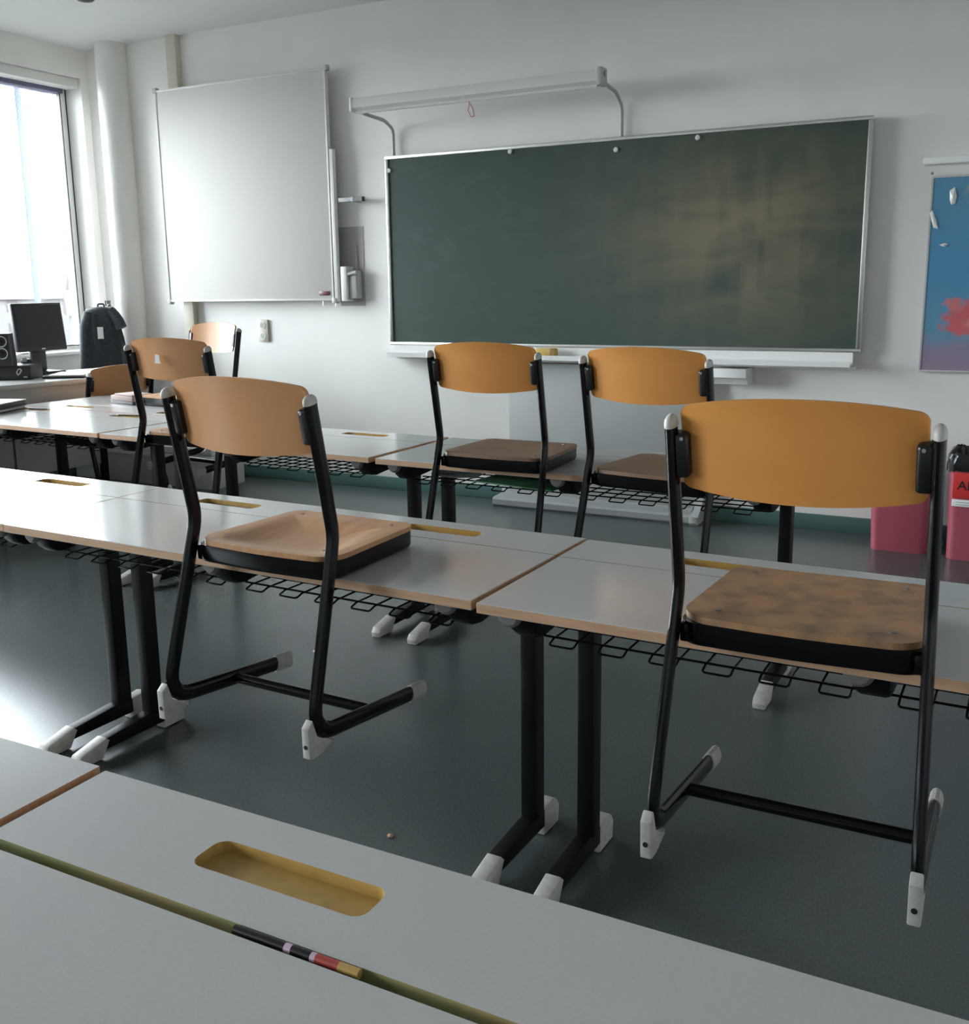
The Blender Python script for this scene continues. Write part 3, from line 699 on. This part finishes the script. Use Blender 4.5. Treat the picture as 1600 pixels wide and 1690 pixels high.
for z in (.07, .135):
    b = B(); b.lathe([(.028, 0), (.031, -.006), (.027, -.006), (.024, 0)], (.0, -.04, z), 24, axis='y'); b.build('ring', 'silver', skr)
    B().lathe([(.024, 0), (.012, .002), (.008, -.004), (.002, -.005)], (0, -.041, z), 20, axis='y').build('cone', 'bplast', skr)
dk = thing('desk_phone', 'small black phone cradle beneath the monitor', 'phone', (-4.985, 3.905, .72), math.radians(35))
B().box(-.03, .03, -.022, .022, 0, .10, .008).build('cradle', 'dkplast', dk); B().box(-.022, .005, -.028, -.014, .085, .112, .004).build('handset', 'gplast', dk)
cl = thing('clipboard', 'dark clipboard with white papers on the teacher desk', 'clipboard', (-4.745, 4.0, .72), math.radians(-58))
B().box(-.15, .14, -.115, .115, 0, .010, .003).build('board', 'dkplast', cl)
for k in range(3): B().box(-.14+.004*k, .12+.004*k, -.11+.004*k, .108-.004*k, .010+.0025*k, .0122+.0025*k).build('paper', 'sheet', cl)
ms = tag(B().lathe([(.03, 0), (.034, .012), (.026, .028), (.01, .036)], n=18).build('mouse', 'dkplast', loc=(-4.62, 4.12, .72)), 'small black mouse on the teacher desk beside the tan chair back', 'mouse')
pp = thing('paper_pile', 'loose white papers on the sill beside the monitor', 'papers', (-5.56, 4.30, .809), .2)
for k in range(4): B().box(-.07, .05, -.09+.02*k, .07+.012*k, .003*k, .002+.003*k).build('paper', 'sheet', pp)
# jacket on a hook at the column
jk = thing('jacket', 'charcoal jacket with a pale tag hanging between window and column', 'jacket', (-5.245, 4.70, .55), math.radians(38))
b = B(); rnd = random.Random(5); n = 40; L = []
prof = [(0, .135, .05), (.10, .14, .055), (.22, .135, .06), (.34, .122, .06), (.44, .108, .055), (.505, .104, .048), (.53, .096, .036), (.542, .075, .022)]
for z, a, c in prof:
    ring = []
    for j in range(n):
        th = 2*PI*j/n; f = 1+.10*math.sin(5*th+z*4)*(1-z/.6)+.05*math.sin(11*th+2)*(1-z/.55)
        ring.append(b.bm.verts.new((a*f*math.copysign(abs(math.cos(th))**.8, math.cos(th))+(.012*(.5-z)), c*f*math.sin(th), z+.006*math.sin(3*th))))
    L.append(ring)
for p, q in zip(L, L[1:]):
    for j in range(n): b.bm.faces.new((p[j], p[(j+1) % n], q[(j+1) % n], q[j]))
b.bm.faces.new(L[0]); b.bm.faces.new(L[-1]); b.build('body', 'jacket', jk, smooth=60)
B().tube([(.06, -.01, .515), (.085, -.02, .49), (.11, -.03, .45), (.125, -.035, .41)], .034, .045, n=14).build('sleeve', 'jacket', jk)
B().tube([(-.075, -.01, .51), (-.105, -.03, .42), (-.115, -.04, .25), (-.12, -.04, .06)], .03, .036, n=14).build('sleeve', 'jacket', jk)
b = B(); b.tube([(-.03, -.045, .50), (-.035, -.062, .44), (-.03, -.07, .36), (-.02, -.075, .25)], .016, .008, n=10); b.build('lapel', 'jacket', jk)
B().tube(fillet([(-.02, 0, .535), (-.015, 0, .565), (.02, 0, .565), (.024, 0, .535)], [.01, .01], 3), .006, n=8).build('hanger_loop', 'jacket', jk)
B().box(-.018, .018, -.082, -.079, .345, .42, .001).build('tag', 'sheet', jk)
hk = thing('coat_hook', 'small steel hook on the column holding the jacket', 'hook', (-5.245, 4.755, 1.105), math.radians(38))
B().tube(fillet([(0, .075, .01), (0, -.02, 0), (0, -.045, .0), (0, -.05, .03)], [.01, .01], 3), .005, n=8).build('prong', 'steel', hk)
B().box(-.012, .012, .068, .076, -.01, .03, .002).build('plate', 'steel', hk)
lb = thing('low_bench', 'low white-topped bench with grey front along the wall, behind the far left desks', 'bench', (-4.81, 4.50, 0))
B().box(-.59, .59, .02, .31, 0, .185, .004).build('body', 'desk_w', lb)
B().box(-.61, .61, 0, .33, .185, .208, .004).build('shelf', 'white', lb); B().box(-.61, .61, .004, .33, .213, .252, .004).build('top', 'white', lb)
B().box(-.60, .60, .015, .32, .208, .213).build('joint', 'grey', lb)
# cables below the far left desk
TD = (Matrix.Translation((-4.60, 3.58, 0)) @ Matrix.Rotation(math.radians(-10.5), 4, 'Z')).inverted()
for pts, rr, r_ in (([(-4.85, 3.2, .60), (-4.80, 3.25, .3), (-4.68, 3.35, .12), (-4.64, 3.5, .25), (-4.70, 3.55, .60)], [.1, .08, .08], .006),
                    ([(-4.90, 3.1, .60), (-4.75, 3.15, .25), (-4.66, 3.42, .05), (-4.62, 3.58, .009)], [.12, .1], .008)):
    B().tube(fillet([TD @ Vector(p) for p in pts], rr, 6), r_, n=8).build('cable', 'dkplast', td)

# ------------------------------------------------------------------ things on and under the desks
def stack(name, label, cat, loc, rz, layers):
    t = thing(name, label, cat, loc, rz); z = 0
    for nm, w_, d_, h_, m_, dx in layers:
        B().box(-w_/2+dx, w_/2+dx, -d_/2, d_/2, z, z+h_, min(.003, h_*.3)).build(nm, m_, t); z += h_
    return t
stack('book', 'dark-bound books with pale top at the left picture edge, on the white-lit desk', 'book', (-4.19, 3.06, TZ), math.radians(20), [('cover', .20, .26, .006, 'dkplast', 0), ('pages', .19, .25, .010, 'sheet', 0), ('cover', .20, .26, .008, 'dkplast', 0), ('pages', .19, .25, .018, 'dkplast', .003), ('cover', .20, .25, .004, 'sheet', .004)])
def pencil(label, p, q, m_, r=.0038):
    p, q = Vector(p), Vector(q); d = (q-p).normalized(); c = (p+q)/2
    t = thing('pencil', label, 'pencil', c)
    B().tube([p-c, q-d*.018-c], r, n=6).build('barrel', m_, t, smooth=0)
    b = B(); b.lathe([(r, 0), (.0008, .018)], n=8); o = b.build('point', 'edge', t); o.location = q-d*.018-c; o.rotation_euler = d.to_track_quat('Z', 'Y').to_euler()
    return t
pencil('dark pencil beside the books on the white-lit desk', (-4.09, 3.19, TZ+.004), (-3.97, 3.21, TZ+.004), 'dkplast')
pencil('dark pencil lying left of the stickered chair', (-3.36, 3.19, TZ+.0035), (-3.50, 3.165, TZ+.0035), 'bplast')
stack('pouch', 'dusty pink folded pouch on the far desk behind the stickered chair', 'pouch', (-3.83, 3.58, TZ), math.radians(-12), [('base', .20, .13, .014, 'dkplast', .006), ('body', .19, .12, .026, 'pouch', 0), ('flap', .16, .11, .008, 'pouch', .01)])
cr = thing('pencil_case', 'crumpled pale grey pencil case behind the stickered chair frame', 'pencil case', (-3.16, 3.34, TZ), math.radians(10))
b = B(); bmesh.ops.create_icosphere(b.bm, subdivisions=3, radius=1); rnd = random.Random(9)
for v in b.bm.verts:
    f = 1+.16*math.sin(7*v.co.x+3*v.co.z)*math.cos(5*v.co.y); v.co = Vector((v.co.x*.11*f, v.co.y*.06*f, max(-.0, (v.co.z+.35)*.05*f)))
b.build('body', 'greycloth', cr, smooth=40)
B().tube([(-.11, -.055, .006), (-.02, -.07, .007), (.10, -.066, .007)], .006, n=8).build('zip', 'bplast', cr)
B().tube(fillet([(-.105, 0, .02), (-.15, -.01, .05), (-.165, -.02, .01)], [.02], 4), .008, n=8).build('strap', 'bplast', cr)
# pen in the groove of the nearest desk
pn = thing('pen', 'black pen with lilac and red bands lying in the groove of the nearest desk', 'pen', (-.50, .247+DD-STRIP-.002, TZ-.002), 0)
for x0, x1, m_ in ((-.055, .0, 'bplast'), (0, .007, 'lilac'), (.007, .027, 'bplast'), (.027, .032, 'lilac'), (.032, .055, 'red'), (.055, .075, 'tan')):
    B().tube([(x0, 0, 0), (x1, 0, 0)], .0042, n=12).build('barrel' if m_ == 'bplast' else 'band', m_, pn)
# contents of the book baskets in the back row
zb = TZ-.078
fo = stack('folder', 'green folder in the book basket under the chair facing the chalkboard', 'folder', (-1.34, 2.88, zb), math.radians(-9), [('cover', .30, .21, .004, 'green', 0)])
pa = thing('papers', 'crumpled white papers in the book basket left of the green folder', 'papers', (-1.60, 2.90, zb), .3)
for k in range(3):
    b = B(); rnd = random.Random(20+k); g = [[b.bm.verts.new((-.07+.035*i+rnd.uniform(-.006, .006), -.09+.036*j+rnd.uniform(-.006, .006), .004+.008*k+rnd.uniform(0, .007))) for j in range(6)] for i in range(5)]
    for i in range(4):
        for j in range(5): b.bm.faces.new((g[i][j], g[i+1][j], g[i+1][j+1], g[i][j+1]))
    b.build('paper', 'sheet', pa, smooth=0)
# crumbs and scraps on the floor
for lab, x, y, m_ in (('tiny white paper scrap on the floor under the left big chair', -1.98, 2.55, 'sheet'), ('small brown crumb on the floor near the left big chair foot', -1.13, 1.69, 'edge')):
    b = B(); bmesh.ops.create_icosphere(b.bm, subdivisions=1, radius=.007)
    for v in b.bm.verts: v.co.z = max(-.0, v.co.z*.6+.003); v.co.x *= 1.2
    tag(b.build('scrap', m_, smooth=0, loc=(x, y, 0)), lab, 'scrap')
tag(B().lathe([(.055, 0), (.055, -.02), (.04, -.038), (.01, -.045)], n=20).build('smoke_detector', 'dkplast', loc=(-4.475, 4.085, RH)), 'small dark round fitting on the ceiling at the top edge', 'detector')
